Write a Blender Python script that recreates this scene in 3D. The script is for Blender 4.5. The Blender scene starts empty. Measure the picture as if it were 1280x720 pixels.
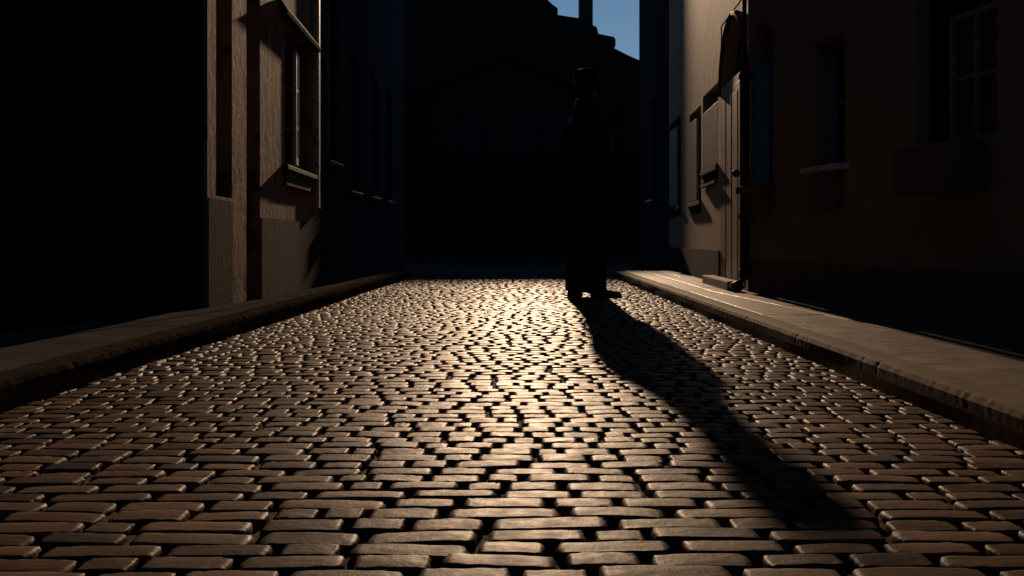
import bpy, bmesh, math, random
import numpy as np
from mathutils import Vector, noise as mnoise

# ------------------------------------------------------------------ scene, camera, light
S = bpy.context.scene
C = S.collection
F, VX, VY, EYE = 1244.0, 657.0, 300.0, 0.45          # focal length in photo pixels, vanishing point, eye height
SUN_TAN = 0.281

cam_d = bpy.data.cameras.new('camera'); cam = bpy.data.objects.new('camera', cam_d); C.objects.link(cam)
cam.location = (0, 0, EYE); cam.rotation_euler = (math.radians(90), 0, 0)
cam_d.sensor_width = 36; cam_d.lens = 36 * F / 1280
cam_d.shift_x = -(VX - 640) / 1280; cam_d.shift_y = -(360 - VY) / 1280
cam_d.clip_start = 0.02; cam_d.clip_end = 2000
S.camera = cam

elev = math.atan(SUN_TAN)
W = bpy.data.worlds.new('World'); S.world = W; W.use_nodes = True
wn = W.node_tree.nodes; wl = W.node_tree.links
sky = wn.new('ShaderNodeTexSky'); sky.sky_type = 'NISHITA'; sky.sun_disc = False
sky.sun_elevation = elev; sky.sun_rotation = 0.002
sky.altitude = 0; sky.air_density = 1.0; sky.dust_density = 0.0; sky.ozone_density = 3.6
wl.new(sky.outputs[0], wn['Background'].inputs[0]); wn['Background'].inputs[1].default_value = 0.05

sd = bpy.data.lights.new('sun', 'SUN'); sun = bpy.data.objects.new('sun', sd); C.objects.link(sun)
sd.energy = 3.6; sd.angle = math.radians(0.6); sd.color = (1.0, 0.68, 0.43)
sun.rotation_euler = Vector((0.002, 1, SUN_TAN)).to_track_quat('Z', 'Y').to_euler()
sun.location = (0, 40, 20)

vs = S.view_settings
vs.view_transform = 'Standard'; vs.look = 'None'; vs.gamma = 1; vs.exposure = 0.0; vs.use_curve_mapping = False
S.render.resolution_x = 1024; S.render.resolution_y = 576
S.cycles.max_bounces = 6

def PX(px, d): return (px - VX) / F * d
def PZ(py, d): return EYE + (VY - py) * d / F

# ------------------------------------------------------------------ materials
def material(name, col, rough=0.8, col2=None, scale=6.0, bump=0.0, bscale=30.0, bdist=0.01, spec=0.5, metal=0.0,
             streak=None, attr=None, rvar=0.0, flake=None, coat=0.0):
    m = bpy.data.materials.new(name); m.use_nodes = True
    n = m.node_tree.nodes; l = m.node_tree.links; b = n['Principled BSDF']
    b.inputs['Roughness'].default_value = rough; b.inputs['Metallic'].default_value = metal
    b.inputs['Specular IOR Level'].default_value = spec
    if coat: b.inputs['Coat Weight'].default_value = coat; b.inputs['Coat Roughness'].default_value = 0.25
    tc = n.new('ShaderNodeTexCoord'); mp = n.new('ShaderNodeMapping'); l.new(tc.outputs['Object'], mp.inputs[0])
    if streak: mp.inputs['Scale'].default_value = streak
    def noise(sc, det=6, ro=0.6):
        t = n.new('ShaderNodeTexNoise'); t.inputs['Scale'].default_value = sc; t.inputs['Detail'].default_value = det
        t.inputs['Roughness'].default_value = ro; l.new(mp.outputs[0], t.inputs['Vector']); return t
    def mix(fac, a, c):
        x = n.new('ShaderNodeMix'); x.data_type = 'RGBA'
        if isinstance(fac, float): x.inputs[0].default_value = fac
        else: l.new(fac, x.inputs[0])
        for k, v in ((6, a), (7, c)):
            if isinstance(v, tuple): x.inputs[k].default_value = (*v[:3], 1)
            else: l.new(v, x.inputs[k])
        return x.outputs[2]
    def ramp(src, lo, hi):
        r = n.new('ShaderNodeMapRange'); l.new(src, r.inputs[0]); r.inputs[1].default_value = lo; r.inputs[2].default_value = hi
        return r.outputs[0]
    c2 = col2 or tuple(v * 0.6 for v in col)
    nz = noise(scale); c = mix(ramp(nz.outputs[0], 0.35, 0.68), tuple(col), tuple(c2))
    if attr:
        a = n.new('ShaderNodeAttribute'); a.attribute_name = attr
        c = mix(ramp(a.outputs['Fac'], 0.0, 1.0), c, mix(0.5, c, (col[0]*1.7, col[1]*1.35, col[2]*1.1)))
        h = n.new('ShaderNodeHueSaturation'); l.new(c, h.inputs['Color'])
        mm = n.new('ShaderNodeMapRange'); l.new(a.outputs['Fac'], mm.inputs[0]); mm.inputs[3].default_value = 0.65; mm.inputs[4].default_value = 1.25
        l.new(mm.outputs[0], h.inputs['Value']); c = h.outputs[0]
    if flake:
        fz = noise(flake[0], 10, 0.65); f = ramp(fz.outputs[0], flake[1], flake[1] + 0.02)
        c = mix(f, c, flake[2])
    l.new(c, b.inputs['Base Color'])
    if rvar:
        rn = noise(scale * 2.3); r = n.new('ShaderNodeMapRange'); l.new(rn.outputs[0], r.inputs[0])
        r.inputs[1].default_value = 0.3; r.inputs[2].default_value = 0.7
        r.inputs[3].default_value = rough - rvar; r.inputs[4].default_value = rough + rvar
        l.new(r.outputs[0], b.inputs['Roughness'])
    if bump:
        bz = noise(bscale, 8, 0.65); bp = n.new('ShaderNodeBump'); bp.inputs['Strength'].default_value = bump
        bp.inputs['Distance'].default_value = bdist; hsrc = bz.outputs[0]
        if flake:
            ad = n.new('ShaderNodeMath'); ad.operation = 'MULTIPLY_ADD'; l.new(f, ad.inputs[0]); ad.inputs[1].default_value = -0.7
            l.new(bz.outputs[0], ad.inputs[2]); hsrc = ad.outputs[0]
        l.new(hsrc, bp.inputs['Height']); l.new(bp.outputs[0], b.inputs['Normal'])
    return m

M = {}
M['sett'] = material('worn_sett_stone', (0.098, 0.072, 0.056), 0.50, (0.055, 0.042, 0.034), 9, 0.35, 60, 0.0035, spec=0.012, attr='tint', rvar=0.08)
M['joint'] = material('dirt_joint', (0.018, 0.014, 0.012), 0.95, bump=0.6, bscale=90, spec=0.1)
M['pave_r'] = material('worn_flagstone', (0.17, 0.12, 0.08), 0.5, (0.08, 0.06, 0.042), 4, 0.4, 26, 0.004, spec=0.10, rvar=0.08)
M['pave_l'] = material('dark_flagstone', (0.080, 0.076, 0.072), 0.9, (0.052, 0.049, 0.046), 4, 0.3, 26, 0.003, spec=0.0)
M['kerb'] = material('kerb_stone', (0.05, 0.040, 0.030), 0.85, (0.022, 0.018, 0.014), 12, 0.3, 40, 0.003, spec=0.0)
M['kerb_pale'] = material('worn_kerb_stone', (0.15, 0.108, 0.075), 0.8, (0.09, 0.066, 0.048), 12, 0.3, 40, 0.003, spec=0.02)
M['asphalt'] = material('dark_asphalt', (0.02, 0.02, 0.021), 0.95, bump=0.5, bscale=60, spec=0.1)
M['ochre'] = material('ochre_plaster', (0.66, 0.46, 0.27), 0.75, (0.50, 0.35, 0.20), 2.2, 0.5, 14, 0.006, spec=0.5, streak=(1, 1, 0.5))
M['brown'] = material('brown_plaster', (0.32, 0.265, 0.17), 0.95, (0.23, 0.19, 0.125), 1.8, 0.5, 14, 0.008, spec=0.1)
M['plinth'] = material('plinth_render', (0.07, 0.052, 0.038), 0.95, (0.04, 0.03, 0.023), 5, 0.4, 18, 0.006, spec=0.05)
M['peeling'] = material('peeling_plaster', (0.40, 0.245, 0.155), 0.85, (0.26, 0.16, 0.10), 3, 0.45, 9, 0.016, spec=0.05,
                        flake=(3.6, 0.55, (0.12, 0.085, 0.06)), streak=(1, 1, 0.9))
M['pier'] = material('pale_peeling_paint', (0.66, 0.50, 0.36), 0.6, (0.5, 0.37, 0.26), 5, 0.6, 16, 0.01, spec=0.4, flake=(9, 0.56, (0.2, 0.13, 0.09)))
M['olive'] = material('olive_render', (0.19, 0.16, 0.11), 0.95, (0.13, 0.11, 0.08), 4, 0.4, 18, 0.006, spec=0.05)
M['black_wall'] = material('near_black_plaster', (0.02, 0.019, 0.02), 0.95, (0.014, 0.013, 0.014), 2, 0.4, 14, 0.008, spec=0.1)  # even, very dark plaster tone
M['end_wall'] = material('near_black_stone', (0.009, 0.009, 0.011), 0.95, spec=0.02)  # even, very dark stone tone
M['dark_blue'] = material('dark_slate_paint', (0.007, 0.009, 0.012), 0.95, spec=0.02)
M['dim_blue'] = material('dim_blue_paint', (0.006, 0.016, 0.034), 0.9, spec=0.05)  # very dark blue for the far window frames and panes
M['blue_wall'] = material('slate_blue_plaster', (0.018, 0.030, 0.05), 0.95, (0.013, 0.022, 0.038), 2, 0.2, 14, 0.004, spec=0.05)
M['white'] = material('weathered_white_paint', (0.80, 0.76, 0.68), 0.45, (0.5, 0.46, 0.4), 9, 0.4, 40, 0.004, spec=0.3)
M['greypaint'] = material('grey_frame_paint', (0.30, 0.32, 0.32), 0.7, bump=0.3, spec=0.2)
M['painted_sky_blue'] = material('blue_paint_with_sky_reflection', (0.10, 0.30, 0.52), 0.7, bump=0.3, bscale=20, spec=0.3, streak=(1, 1, 0.2))  # blue for frames, and for sky reflection painted onto a pane
M['wood'] = material('aged_door_wood', (0.50, 0.34, 0.20), 0.5, (0.34, 0.23, 0.14), 6, 0.5, 12, 0.004, spec=0.9, streak=(6, 6, 0.4))
M['darkwood'] = material('dark_wood', (0.035, 0.027, 0.021), 0.9, bump=0.3, streak=(6, 6, 0.5), spec=0.03)
M['board'] = material('tan_shutter_paint', (0.66, 0.48, 0.31), 0.45, (0.54, 0.39, 0.25), 6, 0.4, 14, 0.003, spec=0.9, streak=(5, 5, 0.3))
M['glass'] = material('dark_window_glass', (0.008, 0.011, 0.015), 0.12, spec=0.5)
M['iron'] = material('dark_iron', (0.02, 0.02, 0.02), 0.6, metal=0.3, spec=0.3)
M['stone'] = material('sill_stone', (0.16, 0.14, 0.12), 0.85, bump=0.5, spec=0.2)
M['tile'] = material('dark_roof_tiles', (0.04, 0.03, 0.027), 0.9, bump=0.5, spec=0.1)
M['coat'] = material('black_wool', (0.008, 0.008, 0.009), 0.95, bump=0.4, bscale=80, spec=0.1)
M['trouser'] = material('black_trousers', (0.010, 0.010, 0.011), 0.9, bump=0.3, bscale=80, spec=0.1)
M['leather'] = material('dark_brown_leather', (0.02, 0.012, 0.009), 0.6, spec=0.25)
M['skin'] = material('skin', (0.40, 0.24, 0.17), 0.55, (0.36, 0.21, 0.15), 20, spec=0.3)
M['hair'] = material('dark_hair', (0.012, 0.009, 0.007), 0.7, bump=0.6, bscale=60, spec=0.2)

# ------------------------------------------------------------------ helpers
def obj(name, bm, mat, parent=None, smooth=False):
    me = bpy.data.meshes.new(name); bm.normal_update(); bm.to_mesh(me); bm.free()
    me.materials.append(M[mat]); o = bpy.data.objects.new(name, me); C.objects.link(o)
    if parent: o.parent = parent
    if smooth: me.polygons.foreach_set('use_smooth', [True] * len(me.polygons))
    return o
def empty(name, loc=(0, 0, 0)):
    o = bpy.data.objects.new(name, None); C.objects.link(o); o.location = loc; o.empty_display_size = 0.2; return o
def tag(o, label=None, cat=None, group=None, kind=None):
    if label: o['label'] = label
    if cat: o['category'] = cat
    if group: o['group'] = group
    if kind: o['kind'] = kind
    return o
def box(bm, x0, x1, y0, y1, z0, z1, bevel=0.0):
    x0, x1 = sorted((x0, x1)); y0, y1 = sorted((y0, y1)); z0, z1 = sorted((z0, z1))
    r = bmesh.ops.create_cube(bm, size=1.0)['verts']
    for v in r:
        v.co = ((x0 + x1) / 2 + v.co.x * (x1 - x0), (y0 + y1) / 2 + v.co.y * (y1 - y0), (z0 + z1) / 2 + v.co.z * (z1 - z0))
    if bevel:
        es = list({e for v in r for e in v.link_edges})
        bmesh.ops.bevel(bm, geom=es, offset=bevel, segments=2, affect='EDGES', profile=0.6)
    return r
def prism(bm, pts, d0, d1, axis=1):
    """extrude a 2-D outline; axis = the coordinate that runs d0..d1"""
    def mk(p, d):
        return {0: (d, p[0], p[1]), 1: (p[0], d, p[1]), 2: (p[0], p[1], d)}[axis]
    a = [bm.verts.new(mk(p, d0)) for p in pts]; b = [bm.verts.new(mk(p, d1)) for p in pts]
    n = len(pts); bm.faces.new(a); bm.faces.new(b[::-1])
    for i in range(n): bm.faces.new((a[i], b[i], b[(i + 1) % n], a[(i + 1) % n]))
    bmesh.ops.recalc_face_normals(bm, faces=bm.faces)
def tube(bm, path, r, seg=10, cap=True):
    rings = []
    for i, p in enumerate(path):
        p = Vector(p); a = Vector(path[max(i - 1, 0)]); b = Vector(path[min(i + 1, len(path) - 1)])
        t = (b - a).normalized(); up = Vector((0, 0, 1)) if abs(t.z) < 0.9 else Vector((1, 0, 0))
        s = t.cross(up).normalized(); w = s.cross(t)
        rr = r[i] if isinstance(r, (list, tuple)) else r
        rings.append([bm.verts.new(p + s * rr * math.cos(k * 2 * math.pi / seg) + w * rr * math.sin(k * 2 * math.pi / seg)) for k in range(seg)])
    for a, b in zip(rings, rings[1:]):
        for k in range(seg): bm.faces.new((a[k], a[(k + 1) % seg], b[(k + 1) % seg], b[k]))
    if cap: bm.faces.new(rings[0][::-1]); bm.faces.new(rings[-1])

class Facade:
    """A street front from A (near the camera) to B (far). Local frame: u along the wall, v = inward, z up.
    Everything is placed in the local frame of an Empty, so parts rotate with their building."""
    def __init__(self, name, ax, ay, bx, by, side, label, cat='building', group=None):
        self.L = math.hypot(bx - ax, by - ay); self.side = side
        self.root = empty(name, (ax, ay, 0)); ang = math.atan2(by - ay, bx - ax); self.root.rotation_euler.z = ang
        tag(self.root, label, cat, group)
        self.s = -1 if side == 'R' else 1              # inward = s * local y  (right side: -y local is +x world)
        self.ax, self.ay, self.bx, self.by = ax, ay, bx, by
    def u(self, px):                                    # photo column -> distance along the wall
        k = (px - VX) / F; dx = (self.bx - self.ax) / self.L; dy = (self.by - self.ay) / self.L
        return (k * self.ay - self.ax) / (dx - k * dy)
    def z(self, px, py):
        t = self.u(px); d = self.ay + t * (self.by - self.ay) / self.L
        return PZ(py, d)
    def v(self, n): return n * self.s                   # n > 0 inward, n < 0 towards the street
    def bx_(self, bm, u0, u1, n0, n1, z0, z1, bevel=0.0): box(bm, u0, u1, self.v(n0), self.v(n1), z0, z1, bevel)
    def wall(self, mat, z0, z1, holes, depth=0.22, thick=4.0, name='wall', u0=0.0, u1=None, roof=True):
        """front with real openings, reveals, and the block's sides, back and top"""
        u1 = self.L if u1 is None else u1
        us = sorted({u0, u1, *[h[0] for h in holes], *[h[1] for h in holes]}); zs = sorted({z0, z1, *[h[2] for h in holes], *[h[3] for h in holes]})
        def fine(a, step):
            out = []
            for p, q in zip(a, a[1:]):
                k = max(1, int((q - p) / step)); out += [p + (q - p) * i / k for i in range(k)]
            return out + [a[-1]]
        us = fine(us, 0.5); zs = fine(zs, 0.6)
        bm = bmesh.new(); cache = {}
        def vt(a, n, z):
            k = (round(a, 5), round(n, 5), round(z, 5))
            if k not in cache: cache[k] = bm.verts.new((a, self.v(n), z))
            return cache[k]
        def quad(*p):
            try: bm.faces.new([vt(*q) for q in p])
            except ValueError: pass
        inside = lambda a, z: any(h[0] < a < h[1] and h[2] < z < h[3] for h in holes)
        for a, b in zip(us, us[1:]):
            for c, d in zip(zs, zs[1:]):
                if not inside((a + b) / 2, (c + d) / 2): quad((a, 0, c), (b, 0, c), (b, 0, d), (a, 0, d))
        for h in holes:
            a, b, c, d = h[:4]; D = depth
            quad((a, 0, c), (a, D, c), (a, D, d), (a, 0, d)); quad((b, 0, c), (b, D, c), (b, D, d), (b, 0, d))
            quad((a, 0, c), (b, 0, c), (b, D, c), (a, D, c)); quad((a, 0, d), (b, 0, d), (b, D, d), (a, D, d))
            quad((a, D, c), (b, D, c), (b, D, d), (a, D, d))
        quad((u0, 0, z0), (u0, thick, z0), (u0, thick, z1), (u0, 0, z1)); quad((u1, 0, z0), (u1, thick, z0), (u1, thick, z1), (u1, 0, z1))
        quad((u0, thick, z0), (u1, thick, z0), (u1, thick, z1), (u0, thick, z1)); quad((u0, 0, z1), (u1, 0, z1), (u1, thick, z1), (u0, thick, z1))
        w = obj(name, bm, mat, self.root)
        if roof:
            r = bmesh.new(); e = 0.05
            pts = [(self.v(0), z1 + 0.01), (self.v(thick / 2), z1 + thick * 0.42), (self.v(thick), z1 + 0.01)]
            prism(r, pts, u0 + e, u1 - e, 0); obj('roof', r, 'tile', self.root)
        return w

random.seed(7); rng = np.random.default_rng(7)
XL, XR = -1.36, 1.06                                   # kerb lines
SW = 0.080                                             # pavement height above the setts
ROAD_END = 11.9

# ------------------------------------------------------------------ ground
bm = bmesh.new(); box(bm, -400, 400, -200, 900, -0.5, -0.045)
tag(obj('ground', bm, 'asphalt'), kind='structure')
bm = bmesh.new(); box(bm, -1.9, 1.5, -9, ROAD_END + 0.02, -0.044, -0.013)
tag(obj('road', bm, 'joint'), kind='structure')
bm = bmesh.new(); box(bm, -14, 14, ROAD_END + 0.021, 20.8, -0.044, -0.006)
tag(obj('cross_street', bm, 'asphalt'), kind='structure')

def build_setts():
    V, Fc, T = [], [], []; base = 0
    def stone(cx, cy, a, b, H, top, tx, ty, nu, nv, yaw, tint):
        nonlocal base
        s = np.sin(np.linspace(-1, 1, nu) * math.pi / 2); t = np.sin(np.linspace(-1, 1, nv) * math.pi / 2); s = np.sign(s) * np.abs(s) ** .8; t = np.sign(t) * np.abs(t) ** .85
        U, Vv = np.meshgrid(s, t, indexing='ij')
        pu, pv = rng.uniform(30, 60), rng.uniform(24, 44)
        prof = np.clip((1 - np.abs(U) ** pu) * (1 - np.abs(Vv) ** pv), 0, 1) ** 0.36
        k = 1 - rng.uniform(0.02, 0.07) * (U * U * Vv * Vv)        # rounded corners
        X = U * a * k + rng.normal(0, 0.0008, U.shape); Y = Vv * b * k
        Y = Y + rng.uniform(-.10, .10) * b * U + rng.uniform(-.12, .12) * b * (U * U)   # ends pulled off square
        Z = top - H + H * prof - 0.0010 * (Vv * Vv) * (0.6 + 0.8 * tint) - 0.001 * U * U + (X * tx + Y * ty) + rng.normal(0, 0.0004, U.shape) * prof
        c, s_ = math.cos(yaw), math.sin(yaw)
        V.append(np.stack([cx + X * c - Y * s_, cy + X * s_ + Y * c, Z], -1).reshape(-1, 3))
        i = np.arange(nu * nv).reshape(nu, nv)
        q = np.stack([i[:-1, :-1], i[1:, :-1], i[1:, 1:], i[:-1, 1:]], -1).reshape(-1, 4) + base
        Fc.append(q); T.append(np.full(nu * nv, tint)); base += nu * nv
    y = -5.0; row = 0
    while y < ROAD_END - 0.02:
        d = max(y, 0)
        if d < 1.6: p, w = 0.063, 0.158
        elif d < 2.2: f = (d - 1.6) / .6; p, w = 0.060, 0.158 - f * 0.06
        elif d < 4: f = (d - 2.2) / 1.8; p, w = 0.060 + f * 0.008, 0.098 - f * 0.014
        else: f = min(1, (d - 4) / 7); p, w = 0.068 + f * 0.055, 0.084 - f * 0.006
        if y < 0.6: p, w = 0.09, 0.17
        p *= rng.uniform(0.92, 1.08)
        x = XL - 0.02 - rng.uniform(0, w)
        while x < XR + 0.03:
            ww = w * (rng.uniform(0.72, 1.3) if rng.random() > .1 else rng.uniform(0.45, 0.7))
            g = 0.007 + 0.005 * rng.random()
            hi = d < 3.2 and y > 0.6
            yy = y + p / 2 + 0.009 * math.sin(x * 2.3 + y * 1.1) + 0.003 * math.sin(x * 6 + y * 5) + rng.normal(0, 0.0014)
            if x + ww > XL and x < XR:
                nu, nv = (15, 13) if hi else ((9, 8) if d < 7 else (7, 6))
                stone(x + ww / 2, yy, (ww - g) / 2 * rng.uniform(.96, 1.0), (p - g * 0.15) / 2 * rng.uniform(.95, 1.05), 0.028,
                      rng.normal(0, 0.0009) + 0.003 * math.sin(x * 1.9 + 1) * math.sin(y * 1.3),
                      rng.normal(0, 0.013), rng.normal(0, 0.015), nu, nv, rng.normal(0, 0.018), rng.random())
            x += ww
        y += p; row += 1
    V = np.concatenate(V); Fq = np.concatenate(Fc); T = np.concatenate(T)
    me = bpy.data.meshes.new('cobblestones')
    me.vertices.add(len(V)); me.vertices.foreach_set('co', V.astype(np.float32).ravel())
    me.loops.add(Fq.size); me.loops.foreach_set('vertex_index', Fq.astype(np.int32).ravel())
    me.polygons.add(len(Fq)); me.polygons.foreach_set('loop_start', np.arange(0, Fq.size, 4, dtype=np.int32))
    me.update(calc_edges=True); me.validate()
    me.polygons.foreach_set('use_smooth', np.ones(len(me.polygons), bool))
    at = me.attributes.new('tint', 'FLOAT', 'POINT'); at.data.foreach_set('value', T.astype(np.float32))
    me.materials.append(M['sett']); o = bpy.data.objects.new('road_cobblestones', me); C.objects.link(o)
    tag(o, kind='structure')
build_setts()

# kerbs: stone edging whose top arris is chipped
def kerb(x, side, y0, y1, name, mat, wid=0.11):
    bm = bmesh.new(); s = 1 if side == 'R' else -1; step = 0.022; n = int((y1 - y0) / step); rings = []
    nxt = y0
    for i in range(n + 1):
        y = y0 + i * step; chip = abs(mnoise.noise(Vector((y * 23, x, 0)))) * 0.003 + random.random() * 0.002
        if i % 41 == 0: chip += 0.004
        wob = 0.006 * mnoise.noise(Vector((y * 1.3, x, 4)))
        prof = [(-0.0, -0.045), (0.002 + wob, SW * .45), (0.004 + chip * .4, SW - 0.014 - chip * .6), (0.012 + chip, SW - 0.001 - chip * .35),
                (0.035 + chip * .5, SW + 0.003), (wid, SW + 0.002), (wid, -0.045)]
        rings.append([bm.verts.new((x + s * (a + wob * .4), y, z)) for a, z in prof])
    for a, b in zip(rings, rings[1:]):
        for k in range(len(a) - 1): bm.faces.new((a[k], a[k + 1], b[k + 1], b[k]))
    bm.faces.new(rings[0]); bm.faces.new(rings[-1][::-1]); bmesh.ops.recalc_face_normals(bm, faces=bm.faces)
    tag(obj(name, bm, mat), kind='structure')
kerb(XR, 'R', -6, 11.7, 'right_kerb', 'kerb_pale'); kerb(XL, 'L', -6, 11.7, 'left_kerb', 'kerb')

# pavements: flagstones in long courses, joints are real gaps
def pavement(name, mat, x0, x1fn, y0, y1, courses, seed, lens=(0.6, 1.3)):
    bm = bmesh.new(); r = random.Random(seed)
    for ci, (f0, f1) in enumerate(courses):
        y = y0 - r.random()
        while y < y1:
            L = r.uniform(*lens); ya, yb = max(y, y0), min(y + L, y1)
            if yb - ya > 0.05:
                h = SW + r.uniform(-0.002, 0.001); g = 0.003; n = max(1, int((yb - ya) / 0.25))
                tilt = r.uniform(-.002, .002)
                prev = None
                for k in range(n + 1):
                    yy = ya + g + (yb - ya - 2 * g) * k / n
                    xe = x1fn(yy); a = x0 + (xe - x0) * f0; b = x0 + (xe - x0) * f1; sg = 1 if b > a else -1
                    row = [bm.verts.new((a + sg * g, yy, -0.04)), bm.verts.new((a + sg * g, yy, h - .001)), bm.verts.new((a + sg * (g + .002), yy, h)),
                           bm.verts.new((b - sg * (g + .002), yy, h + tilt)), bm.verts.new((b - sg * g, yy, h + tilt - .001)), bm.verts.new((b - sg * g, yy, -0.04))]
                    if prev:
                        for q in range(5): bm.faces.new((prev[q], prev[q + 1], row[q + 1], row[q]))
                    else: bm.faces.new(row)
                    prev = row
                bm.faces.new(prev[::-1])
            y += L
    bmesh.ops.recalc_face_normals(bm, faces=bm.faces)
    tag(obj(name, bm, mat), kind='structure')
def lerp(y, P):
    if y <= P[0][0]: return P[0][1]
    for (a, va), (b, vb) in zip(P, P[1:]):
        if y <= b: return va + (vb - va) * (y - a) / (b - a)
    return P[-1][1]
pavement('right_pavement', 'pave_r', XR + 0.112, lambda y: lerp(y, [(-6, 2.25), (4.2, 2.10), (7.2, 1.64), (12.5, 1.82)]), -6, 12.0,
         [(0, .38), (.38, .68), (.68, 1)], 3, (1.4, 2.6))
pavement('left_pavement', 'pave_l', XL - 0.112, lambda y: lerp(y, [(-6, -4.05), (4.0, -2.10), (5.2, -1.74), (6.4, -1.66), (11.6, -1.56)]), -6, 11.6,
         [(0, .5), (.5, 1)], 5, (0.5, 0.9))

# ------------------------------------------------------------------ windows and such on a facade
def window_parts(fc, root, u0, u1, z0, z1, n, frame='greypaint', glass='glass', fw=0.035, cols=2, rows=2, name='window'):
    """sash frame with muntins and a pane, set at depth n inside the wall"""
    f = bmesh.new()
    fc.bx_(f, u0, u0 + fw, n - .03, n + .01, z0, z1); fc.bx_(f, u1 - fw, u1, n - .03, n + .01, z0, z1)
    fc.bx_(f, u0 + fw, u1 - fw, n - .028, n + .01, z0, z0 + fw); fc.bx_(f, u0 + fw, u1 - fw, n - .028, n + .01, z1 - fw, z1)
    for k in range(1, cols):
        c = u0 + (u1 - u0) * k / cols; fc.bx_(f, c - fw * .4, c + fw * .4, n - .024, n + .008, z0 + fw, z1 - fw)
    for k in range(1, rows):
        c = z0 + (z1 - z0) * k / rows; fc.bx_(f, u0 + fw, u1 - fw, n - .020, n + .006, c - fw * .3, c + fw * .3)
    fr = obj(name, f, frame, root)
    g = bmesh.new(); fc.bx_(g, u0 + fw * .5, u1 - fw * .5, n - .008, n + .002, z0 + fw * .5, z1 - fw * .5); obj('pane', g, glass, fr)
    return fr
def sill(fc, parent, u0, u1, z, out=0.09, h=0.05, mat='stone', drop=0.0):
    b = bmesh.new(); fc.bx_(b, u0, u1, -out, 0.20, z - h, z, 0.008)
    if drop:
        fc.bx_(b, u0 + .04, u1 - .04, -out * .6, 0.0, z - h - drop, z - h, 0.006)
    return obj('sill', b, mat, parent)

# ================================================================== LEFT SIDE
# near left: black building
L1 = Facade('town_house', -4.5, -7.9, -1.815, 5.60, 'L', 'black house at the left edge, nearest on the left pavement')
fr_h = [(5.2, 6.2, .95, 2.3)]
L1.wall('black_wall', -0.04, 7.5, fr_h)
for h in fr_h:
    w = window_parts(L1, L1.root, h[0], h[1], h[2], h[3], 0.14, 'darkwood'); sill(L1, w, h[0] - .06, h[1] + .06, h[2], .04, .05, 'darkwood')

# middle left: peeling plaster house with pilasters
L2 = Facade('town_house', -1.80, 5.63, -1.975, 9.60, 'L', 'peeling tan plaster house with pilasters and a white casement, on the left')
u = L2.u
zc = L2.z(260, 243)
holes = [(u(270) , u(290), zc, 4.2), (u(308), u(325), -0.03, 4.4), (u(356), u(388.5), L2.z(372, 212), L2.z(372, 45))]
L2.wall('peeling', -0.04, 8.0, holes, depth=0.26)
b = bmesh.new(); L2.bx_(b, 0.0, u(289.5), -0.008, -0.001, -0.03, zc - .02); obj('plinth', b, 'plinth', L2.root)
b = bmesh.new(); L2.bx_(b, u(326), L2.L - .01, -0.008, -0.001, -0.03, zc - .10); obj('plinth', b, 'plinth', L2.root)
b = bmesh.new(); L2.bx_(b, u(269.7), u(290.4), 0.10, 0.20, zc + .001, 4.19); dn = obj('shutter', b, 'darkwood', L2.root)
hz0, hz1 = holes[2][2], holes[2][3]
w = window_parts(L2, L2.root, holes[2][0] + .01, holes[2][1] - .01, hz0 + .01, hz1 - .01, 0.17, 'greypaint', cols=2, rows=3)
s_ = sill(L2, w, u(353), u(391), hz0, 0.045, 0.045, 'stone', 0.12)
b = bmesh.new(); prism(b, [(u(391.5), L2.v(0)), (u(391.5), L2.v(-.04)), (u(393), L2.v(-.045)), (L2.L - .004, L2.v(-.001)), (L2.L - .004, L2.v(0))], .75, 7.5, 2); obj('pier', b, 'pier', L2.root)
# hood over the window
b = bmesh.new(); ua, ub = u(349), u(393)
prism(b, [(0.0, hz1 + .01), (-0.06, hz1 + .02), (-0.065, hz1 + .05), (-0.02, hz1 + .12), (0.0, hz1 + .13)], ua, ub, 0)
obj('hood', b, 'darkwood', w)
# casement leaf standing ajar, white paint, hinged at its far side
def leaf(fc, parent, uh, z0, z1, width, ang, mat, n0=0.02, panes=3, name='casement'):
    b = bmesh.new(); t = 0.03
    box(b, 0, .05, 0, t, z0, z1, .004); box(b, width - .05, width, 0, t, z0, z1, .004)
    box(b, .051, width - .051, .002, t - .002, z0, z0 + .06); box(b, .051, width - .051, .002, t - .002, z1 - .06, z1)
    for k in range(1, panes):
        zz = z0 + (z1 - z0) * k / panes; box(b, .051, width - .051, .004, t - .004, zz - .012, zz + .012)
    o = obj(name, b, mat, parent); o.location = (uh, fc.v(n0), 0); o.rotation_euler.z = ang
    g = bmesh.new(); box(g, .045, width - .045, t * .4, t * .55, z0 + .05, z1 - .05); p = obj('pane', g, 'white', o)
    return o
leaf(L2, w, u(374), hz0 + .03, L2.z(366, 62), 0.26, math.radians(180 + 5), 'white', 0.028)
# next pier lit, with a small upper light frame and dark opening below
w2 = None
# far left: blue-black houses
L3 = Facade('town_house', -1.99, 9.62, -1.92, 15.75, 'L', 'dark blue-black house at the far end of the left pavement')
ho = [(.35, .9, 1.25, 3.3), (1.5, 2.1, 1.0, 2.6), (2.9, 3.5, 1.0, 2.6), (4.2, 4.8, 1.0, 2.6)]
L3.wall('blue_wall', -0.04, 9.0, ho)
for h in ho:
    w = window_parts(L3, L3.root, h[0], h[1], h[2], h[3], 0.12, 'greypaint'); sill(L3, w, h[0] - .05, h[1] + .05, h[2], .05)

# unseen block added above the street to shut out sky light and deepen shadows
b = bmesh.new(); L3.bx_(b, 2.3, 4.35, -3.71, -.001, 4.5, 7.4, .02); obj('sky_blocker', b, 'black_wall', L3.root)
b = bmesh.new(); prism(b, [(2.2, 7.405), (3.32, 8.2), (4.45, 7.405)], L3.v(-3.70), L3.v(-.002), 1); obj('roof', b, 'tile', L3.root)  # roof shape on the added sky-blocking block

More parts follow.
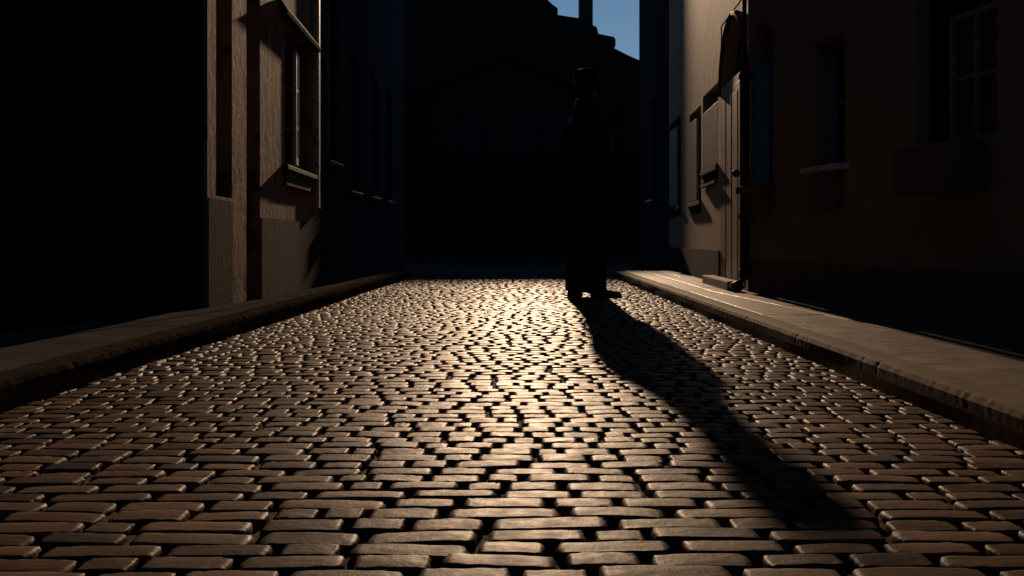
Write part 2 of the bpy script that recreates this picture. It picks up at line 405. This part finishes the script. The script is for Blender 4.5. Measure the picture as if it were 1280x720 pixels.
# ================================================================== RIGHT SIDE
R1 = Facade('town_house', 1.6045, 7.18, 1.80, 12.48, 'R', 'ochre plaster house with pointed arch doorway, on the right pavement')
u = R1.u
dz = R1.z(915, 108); apex = R1.z(915, 14)
win = [(u(851), u(837), R1.z(844, 258), R1.z(844, 150)), (u(876.5), u(862), R1.z(869, 252), R1.z(869, 138)), (u(897.5), u(878.5), R1.z(888, 210), R1.z(888, 112))]
door = (u(931), u(901), -0.03, apex)
R1.wall('ochre', -0.04, 7.5, win + [door], depth=0.20)
b = bmesh.new(); R1.bx_(b, door[1] + .05, R1.L - .01, -0.014, -0.001, -.03, R1.z(870, 311)); obj('plinth', b, 'plinth', R1.root)
# pointed arch: spandrels fill the corners of the rectangular opening
def arch_pts(u0, u1, zs, za, n=14):
    c = (u0 + u1) / 2; hw = (u1 - u0) / 2; H = za - zs; R = (hw * hw + H * H) / (2 * hw)
    left = []
    for i in range(n + 1):
        z = H * i / n; x = math.sqrt(max(R * R - z * z, 0)) - (R - hw)
        left.append((x, zs + z))
    return c, left
c, half = arch_pts(door[0], door[1], dz, apex - .02)
b = bmesh.new()
for sg in (-1, 1):
    pts = [(c + sg * x, z) for x, z in half] + [(c + sg * 0, apex + .001), (c + sg * (door[1] - door[0]) / 2, apex + .001)]
    prism(b, [(p[0], p[1]) for p in pts], R1.v(0.002), R1.v(0.18), 1)
obj('spandrel', b, 'ochre', R1.root)
b = bmesh.new()                                        # moulded arch rib
for sg in (-1, 1):
    tube(b, [(c + sg * (x + .02), R1.v(0.0), z) for x, z in half], 0.022, 8)
obj('arch_moulding', b, 'stone', R1.root, True)
b = bmesh.new(); R1.bx_(b, door[0] + .001, door[1] - .001, 0.0, 0.15, -.02, dz - .001, .004); R1.bx_(b, door[0] + .001, door[1] - .001, 0.0, 0.16, dz, dz + .06)
for k in range(4):
    q = door[0] + (door[1] - door[0]) * (k + .5) / 4; R1.bx_(b, q - .11, q + .11, -0.003, -0.001, 0.12, dz - .06, .002)
dr = obj('door', b, 'wood', R1.root)
b = bmesh.new(); bmesh.ops.create_uvsphere(b, u_segments=12, v_segments=8, radius=.03); 
for v in b.verts: v.co += Vector((door[0] + .14, R1.v(-0.04), 0.95))
obj('handle', b, 'iron', dr, True)
b = bmesh.new(); R1.bx_(b, door[0] + .02, door[1] - .02, 0.12, 0.16, dz + .071, apex); obj('tympanum', b, 'darkwood', R1.root)
b = bmesh.new(); R1.bx_(b, door[0] - .08, door[1] + .12, -0.14, -.035, -0.03, SW + .07, .012); obj('doorstep', b, 'stone', R1.root)
# lit pilaster beside the door
for i, (h, fm) in enumerate(zip(win, ('white', 'board', 'board'))):
    a0, a1, z0, z1 = h
    if i < 2:
        w = window_parts(R1, R1.root, a0, a1, z0, z1, 0.16, 'greypaint')
        b = bmesh.new()                                  # lit leaf folded half open at the near jamb
        R1.bx_(b, a0 + (a1 - a0) * .36, a1 - .01, -.004, 0.02, z0 + .01, z1 - .09, .003); obj('shutter', b, ('white', 'board')[i], w)
    else:
        w = window_parts(R1, R1.root, a0, a1, z0, z1, 0.16, 'darkwood')
        b = bmesh.new(); R1.bx_(b, a0 + .02, a1 - .01, 0.0, 0.03, z0 + .01, z1 - .16, .004); obj('shutter', b, 'board', w)
        b = bmesh.new(); R1.bx_(b, a0 + .02, a1, -0.03, -0.005, z0 - .16, z0 - .135, .003); obj('ledge', b, 'darkwood', w)
    sill(R1, w, a0 - .02, a1 + .02, z0, .025, .05, 'darkwood', 0.07)

# end strip beyond
R0 = Facade('town_house', 1.81, 12.50, 1.735, 15.2, 'R', 'narrow dark blue house beyond the ochre one, far right corner')
R0.wall('blue_wall', -0.04, 9.0, [(1.0, 1.5, 1.0, 2.4)])
w = window_parts(R0, R0.root, 1.0, 1.5, 1.0, 2.4, .14); sill(R0, w, .95, 1.55, 1.0)

# near right: brown house
R2 = Facade('town_house', 2.12, 4.23, 1.607, 7.165, 'R', 'dark brown house with three small windows, on the right pavement')
u = R2.u
W4 = (u(966), u(939), R2.z(950, 232), R2.z(950, 30)); W5 = (u(1056), u(1018), R2.z(1037, 207), R2.z(1037, 45)); W6 = (u(1246), u(1146), R2.z(1195, 178), R2.z(1195, -60))
W6 = (max(W6[0], .12), W6[1], W6[2], W6[3])
R2.wall('brown', -0.04, 7.5, [W4, W5, W6], depth=0.2)
w = window_parts(R2, R2.root, W4[0], W4[1], W4[2], W4[3], .17, 'painted_sky_blue', cols=1, rows=4)
b = bmesh.new(); R2.bx_(b, W4[0] + .12, W4[1] - .07, 0.0, 0.03, W4[2] + .01, W4[3] - .3, .004); obj('shutter', b, 'painted_sky_blue', w)  # blue panel puts the sky's reflection in the pane into colour
b = bmesh.new(); cc = (W4[0] + W4[1]) / 2; hw = (W4[1] - W4[0]) / 2
for sg in (-1, 1):
    pts = [(cc + sg * hw * math.cos(t * math.pi / 16), W4[3] - hw * .75 + hw * .74 * math.sin(t * math.pi / 16)) for t in range(9)] + [(cc + sg * hw, W4[3] + .001)]
    prism(b, pts, R2.v(0.002), R2.v(0.10), 1)
obj('arched_head', b, 'brown', w)
sill(R2, w, W4[0] - .05, W4[1] + .05, W4[2], .10, .05, 'olive', .16)
w = window_parts(R2, R2.root, W5[0], W5[1], W5[2], W5[3], .15, 'painted_sky_blue', cols=2, rows=2)
sill(R2, w, W5[0] - .05, W5[1] + .06, W5[2], .07, .035, 'white'); b = bmesh.new(); R2.bx_(b, W5[0] + .03, W5[1] - .03, -.05, -.001, W5[2] - .26, W5[2] - .036, .006); obj('apron', b, 'olive', w)
w = window_parts(R2, R2.root, u(1236), u(1170), R2.z(1195, 176), R2.z(1200, 10), .10, 'greypaint', cols=2, rows=2, fw=.03)
b = bmesh.new(); R2.bx_(b, W6[0] + .001, u(1236) - .001, .07, .12, W6[2] + .001, W6[3] - .001); R2.bx_(b, u(1170) + .001, W6[1] - .001, .07, .12, W6[2] + .001, W6[3] - .001)
R2.bx_(b, u(1236), u(1170), .075, .12, R2.z(1200, 9), W6[3] - .001); obj('surround', b, 'black_wall', w)
pb = bmesh.new(); R2.bx_(pb, W6[0] + .05, W6[1] - .05, -.16, -.002, W6[2] - .24, W6[2] - .01, .01)
tb = obj('window_box', pb, 'olive', R2.root)
b = bmesh.new(); R2.bx_(b, 0, R2.L - .02, -0.014, -0.001, -.03, .30); obj('plinth', b, 'olive', R2.root)

# row continues towards and behind the camera
R3 = Facade('town_house', 2.62, -8.0, 2.125, 4.21, 'R', 'dark brown house at the right edge, nearest on the right pavement')
hs = [(10.2, 11.2, .95, 2.3)]
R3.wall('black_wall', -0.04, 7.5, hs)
for h in hs:
    w = window_parts(R3, R3.root, h[0], h[1], h[2], h[3], 0.14, 'darkwood'); sill(R3, w, h[0] - .06, h[1] + .06, h[2])

# downpipe between the two right-hand houses
t = empty('downpipe', (1.565, 7.115, 0)); tag(t, 'dark round downpipe beside the pointed arch doorway', 'downpipe')
b = bmesh.new(); tube(b, [(0, 0, SW + .12), (0, 0, 1.72), (0, 0, 1.80), (0, 0, 5.5)], [0.034, .034, .016, .016], 12); obj('pipe', b, 'iron', t, True)
b = bmesh.new(); tube(b, [(0, 0, SW + .16), (0, 0, SW + .10), (-.03, 0, SW + .05), (-.09, 0, SW + .02)], 0.04, 12); obj('shoe', b, 'iron', t, True)
for z in (.6, 1.6):
    b = bmesh.new(); tube(b, [(0, 0, z), (0, 0, z + .035)], 0.042, 12); box(b, 0.0, .06, -.012, .012, z, z + .03); obj('bracket', b, 'iron', t)

# ------------------------------------------------------------------ behind the cross street
gw = empty('garden_wall', (0, 21, 0)); tag(gw, 'low dark wall with coping across the end of the street', 'wall')
b = bmesh.new(); box(b, -9, 9, -0.0, .35, -.04, 2.2); obj('masonry', b, 'end_wall', gw)
b = bmesh.new(); box(b, -9.05, 9.05, -.05, .40, 2.2, 2.3, .02); obj('coping', b, 'end_wall', gw)
b = bmesh.new(); box(b, -12, 12, 20.2, 20.98, -.04, .08, .015); tag(obj('far_kerb', b, 'kerb'), kind='structure')

def gable_house(name, cx, y, w, dep, he, hr, label, mat='blue_wall', wins=()):
    r = empty(name, (cx, y, 0)); tag(r, label, 'house')
    b = bmesh.new(); prism(b, [(-w / 2, -.04), (w / 2, -.04), (w / 2, he), (0, hr - .15), (-w / 2, he)], 0, dep, 1); obj('wall', b, mat, r)
    b = bmesh.new()
    for s in (-1, 1):
        prism(b, [(s * (w / 2 + .3), he - .22), (0, hr - .12), (0, hr), (s * (w / 2 + .3), he - .08)], -.3, dep + .3, 1)
    obj('roof', b, 'end_wall', r)
    for (x, z, ww, hh) in wins:
        b = bmesh.new()
        for a in ((x - ww / 2 - .08, x - ww / 2, z, z + hh), (x + ww / 2, x + ww / 2 + .08, z, z + hh), (x - ww / 2 - .08, x + ww / 2 + .08, z + hh, z + hh + .08),
                  (x - ww / 2 - .08, x + ww / 2 + .08, z - .08, z), (x - .03, x + .03, z, z + hh)):
            box(b, a[0], a[1], -.06, .02, a[2], a[3])
        f = obj('window', b, 'dim_blue', r); b = bmesh.new(); box(b, x - ww / 2, x + ww / 2, -.02, .01, z, z + hh); obj('pane', b, 'dim_blue', f)
    return r
gable_house('gabled_house', -0.9, 46, 8.0, 9, 7.3, 8.9, 'dark gabled house with blue windows behind the end wall', 'dark_blue',
            [(-1.6, 4.6, .9, 1.5), (0.9, 4.6, .9, 1.5), (2.7, 4.6, .9, 1.5)])
gable_house('gabled_house', -9.2, 44, 7.6, 9, 7.0, 9.6, 'dark plain gabled house at the left beyond the end wall', 'black_wall')
gable_house('gabled_house', 8.6, 48, 7.6, 9, 7.0, 9.0, 'dark plain gabled house at the right beyond the end wall', 'black_wall')

# big hall whose stepped roofline cuts the sky, 90 m off
D = 90.0
ch = empty('great_hall', (0, D, 0)); tag(ch, 'black silhouetted hall with stepped roofline and tall chimney against the sky', 'hall')
sil = [(400, -5), (672, -4.5), (684, -1), (690, 5), (697, 10), (697.5, 15), (695, 18), (706, 20), (727, 23), (746, 34), (748, 42), (757, 44), (767, 46), (769.5, 49), (769.5, 57), (767.5, 60),
       (785, 69), (801, 76), (830, 88), (900, 120), (980, 150)]
pts = [(PX(400, D), -.04)] + [(PX(x, D), PZ(y, D)) for x, y in sil] + [(PX(980, D), -.04)]
b = bmesh.new(); prism(b, pts, 0, 16, 1); obj('wall', b, 'end_wall', ch)
b = bmesh.new(); box(b, PX(725, D), PX(742, D), 1, 2.6, PZ(45, D), PZ(-60, D)); cm = obj('chimney', b, 'black_wall', ch)
b = bmesh.new(); box(b, PX(723, D), PX(744, D), .8, 2.8, PZ(-60, D), PZ(-66, D)); obj('chimney_cap', b, 'stone', cm)

# house added behind the camera, out of view, to block sky light
bk = empty('town_house', (0, -9.0, 0)); tag(bk, 'dark house added unseen behind the viewpoint to block sky light', 'building')
b = bmesh.new(); box(b, -6, 6, -4, 0, -.04, 9); obj('wall', b, 'black_wall', bk)

# ------------------------------------------------------------------ the person
def skinned(name, verts, edges, radii, mat, parent, sub=2, root=0):
    me = bpy.data.meshes.new(name); me.from_pydata(verts, edges, []); me.update()
    o = bpy.data.objects.new(name, me); C.objects.link(o); o.parent = parent
    md = o.modifiers.new('skin', 'SKIN'); md.use_smooth_shade = True; md.branch_smoothing = 0.4
    if sub: s = o.modifiers.new('sub', 'SUBSURF'); s.levels = sub; s.render_levels = sub
    for i, r in enumerate(radii):
        me.skin_vertices[0].data[i].radius = r if isinstance(r, tuple) else (r, r)
        me.skin_vertices[0].data[i].use_root = (i == root)
    dg = bpy.context.evaluated_depsgraph_get(); dg.update()
    new = bpy.data.meshes.new_from_object(o.evaluated_get(dg)); o.modifiers.clear(); o.data = new
    new.materials.clear(); new.materials.append(M[mat]); new.polygons.foreach_set('use_smooth', [True] * len(new.polygons))
    return o
def person():
    root = empty('person', (PX(733, 7.95), 7.95, 0)); root.scale = (.93, .93, .965); root.rotation_euler.z = math.radians(142)
    tag(root, 'tall person in a black hat and long coat walking on the cobbles', 'person')
    # body faces the camera (-y); x = the photo's right
    V = [(0, 0, .95), (0, 0, 1.12), (0, .01, 1.30), (0, .01, 1.44), (0, -.005, 1.53), (0, -.01, 1.60), (0, -.012, 1.70), (0, -.005, 1.77)]
    R = [(.13, .10), (.12, .095), (.14, .10), (.10, .07), (.052, .052), (.062, .07), (.074, .09), (.055, .065)]
    E = [(i, i + 1) for i in range(7)]
    def add(p, r, to):
        V.append(p); R.append(r); E.append((to, len(V) - 1)); return len(V) - 1
    for s, hand in ((-1, (-.175, -.05, .83)), (1, (.175, .03, .84))):
        sh = add((s * .138, .01, 1.395), .045, 3); el = add((s * .20, .02, 1.13), .042, sh); wr = add((hand[0], hand[1], .89), .028, el)
        pm = add(hand, (.030, .018), wr)
        pm2 = add((hand[0], hand[1] - .005, .79), (.036, .015), pm)
        for k in range(4):
            o = (k - 1.5) * .019; ln = (.062, .072, .068, .052)[k]
            a = add((hand[0] + s * .002, hand[1] + o, .765), .0095, pm2)
            q = add((hand[0] - s * .004, hand[1] + o, .765 - ln * .55), .0085, a); add((hand[0] - s * .016, hand[1] + o, .765 - ln), .0075, q)
        a = add((hand[0] - s * .008, hand[1] - .036, .805), .0105, pm); add((hand[0] - s * .014, hand[1] - .048, .765), .009, a)
    for s, (fx, fy) in ((-1, (-.122, -.006)), (1, (.130, .013))):
        hp = add((s * .085, 0, .90), .085, 0); kn = add((s * .08 + (fx - s * .08) * .5, fy * .5 - .02, .50), .056, hp)
        an = add((fx, fy, .10), .038, kn); add((fx, fy, .055), .036, an)
    body = skinned('body', V, E, R, 'skin', root, 2)
    body.data.materials.append(M['leather'])             # dark gloves added to lose the hands in the shade
    for p in body.data.polygons:
        if p.center.z < .875 and abs(p.center.x) > .14: p.material_index = 1
    # face: nose, ears, eyes, mouth joined by being shaped into the same head mesh region
    b = bmesh.new()
    def ell(c, r, seg=12):
        q = bmesh.ops.create_uvsphere(b, u_segments=seg, v_segments=seg // 2 + 2, radius=1)['verts']
        for v in q: v.co = Vector((c[0] + v.co.x * r[0], c[1] + v.co.y * r[1], c[2] + v.co.z * r[2]))
    ell((0, -.105, 1.665), (.014, .02, .024)); obj('nose', b, 'skin', body, True)
    b = bmesh.new(); ell((0, -.092, 1.618), (.024, .010, .007)); obj('mouth', b, 'skin', body, True)
    for s in (-1, 1):
        b = bmesh.new(); ell((s * .076, -.005, 1.67), (.010, .018, .03)); obj('ear', b, 'skin', body, True)
        b = bmesh.new(); ell((s * .03, -.094, 1.695), (.02, .01, .006)); obj('eyebrow', b, 'hair', body, True)
        b = bmesh.new(); ell((s * .03, -.092, 1.68), (.012, .010, .008)); obj('eye', b, 'white', body, True)
    b = bmesh.new(); q = bmesh.ops.create_uvsphere(b, u_segments=28, v_segments=18, radius=1)['verts']
    for v in q:
        n = v.co.copy(); k = 1 + .05 * mnoise.noise(n * 6)
        z = 1.712 + n.z * .112 * k; y = .012 + n.y * .100 * k
        if n.y < -.3 and n.z < .3: y = max(y, -.055); z = max(z, 1.742)
        v.co = Vector((n.x * .084 * k, y, max(z, 1.615)))
    obj('hair', b, 'hair', root, True)
    b = bmesh.new(); rings = []
    for z, rx, ry in ((1.755, .108, .122), (1.752, .110, .124), (1.760, .108, .122), (1.768, .100, .112), (1.80, .098, .110), (1.845, .094, .106), (1.872, .080, .092), (1.882, .05, .058)):
        rings.append([b.verts.new((rx * math.cos(k * math.pi / 16), ry * math.sin(k * math.pi / 16) + .01, z + .006 * math.cos(k * math.pi / 8))) for k in range(32)])
    for p, q in zip(rings, rings[1:]):
        for k in range(32): b.faces.new((p[k], p[(k + 1) % 32], q[(k + 1) % 32], q[k]))
    b.faces.new(rings[0][::-1]); b.faces.new(rings[-1]); obj('hat', b, 'coat', root, True)
    # trousers
    b = bmesh.new()
    for s, (fx, fy) in ((-1, (-.122, -.006)), (1, (.130, .013))):
        tube(b, [(s * .07, 0, .95), (s * .075 + (fx - s * .075) * .3, fy * .3, .7), (s * .075 + (fx - s * .075) * .55, fy * .55, .48), (fx, fy, .2), (fx, fy, .045)],
             [.10, .088, .074, .066, .07], 16)
    obj('trousers', b, 'trouser', root, True)
    # shoes, toes turned outwards
    for s, (fx, fy, ang) in ((-1, (-.122, -.006, -58)), (1, (.130, .013, 20))):
        b = bmesh.new(); n = 14; rings = []
        for i in range(n):
            t = i / (n - 1); x = -.07 + t * .27; wv = .034 + .016 * math.sin(t * math.pi) ** .7 - (.018 if t in (0, 1) else 0)
            top = .085 - .045 * max(0, (t - .25) / .75) ** .8 - (.03 if t > .97 else 0)
            rings.append([b.verts.new((x, wv * math.cos(k * math.pi / 7) * (1 if k <= 7 else 1), max(.0, top * math.sin(min(k, 7) * math.pi / 7) ** .6))) for k in range(8)])
        for p, q in zip(rings, rings[1:]):
            for k in range(7): b.faces.new((p[k], p[k + 1], q[k + 1], q[k]))
            b.faces.new((p[7], p[0], q[0], q[7]))
        b.faces.new(rings[0]); b.faces.new(rings[-1]); bmesh.ops.recalc_face_normals(b, faces=b.faces)
        o = obj('shoe', b, 'leather', root, True); o.location = (fx, fy, -.003); o.rotation_euler.z = math.radians(-90 + ang)
    # long coat: lofted shell with folds
    prof = [(.03, .140, .12, 0), (.25, .145, .12, 0), (.45, .140, .110, 0), (.70, .138, .105, 0), (.92, .142, .108, 0), (1.08, .138, .105, 0), (1.22, .160, .115, 0), (1.34, .182, .125, 0),
            (1.41, .178, .112, 0), (1.455, .145, .105, 0), (1.50, .108, .10, 0), (1.55, .095, .098, 0), (1.625, .080, .088, 0), (1.63, .074, .08, 0)]
    b = bmesh.new(); rings = []; n = 48
    for z, rx, ry, _ in prof:
        fold = .012 * max(0, (1.05 - z)) ; ring = []
        for k in range(n):
            a = k * 2 * math.pi / n; f = 1 + (fold / rx) * math.sin(a * 7 + z * 2) * (1 + .4 * math.sin(a * 3))
            ring.append(b.verts.new((rx * f * math.cos(a) + (0.012 if z < .5 else 0), ry * f * math.sin(a) + .01, z + (.01 * math.sin(a * 4) if z < .2 else 0))))
        rings.append(ring)
    for p, q in zip(rings, rings[1:]):
        for k in range(n): b.faces.new((p[k], p[(k + 1) % n], q[(k + 1) % n], q[k]))
    ct = obj('coat', b, 'coat', root, True); sm = ct.modifiers.new('t', 'SOLIDIFY'); sm.thickness = .006
    b = bmesh.new()
    for s, hand in ((-1, (-.175, -.05)), (1, (.175, .03))):
        tube(b, [(s * .13, .01, 1.40), (s * .168, .012, 1.36), (s * .19, .018, 1.27), (s * .203, .02, 1.13), (hand[0] * .98, hand[1] * .7, .98), (hand[0], hand[1], .87)],
             [.055, .062, .060, .054, .047, .042], 16)
    obj('sleeves', b, 'coat', ct, True)
person()
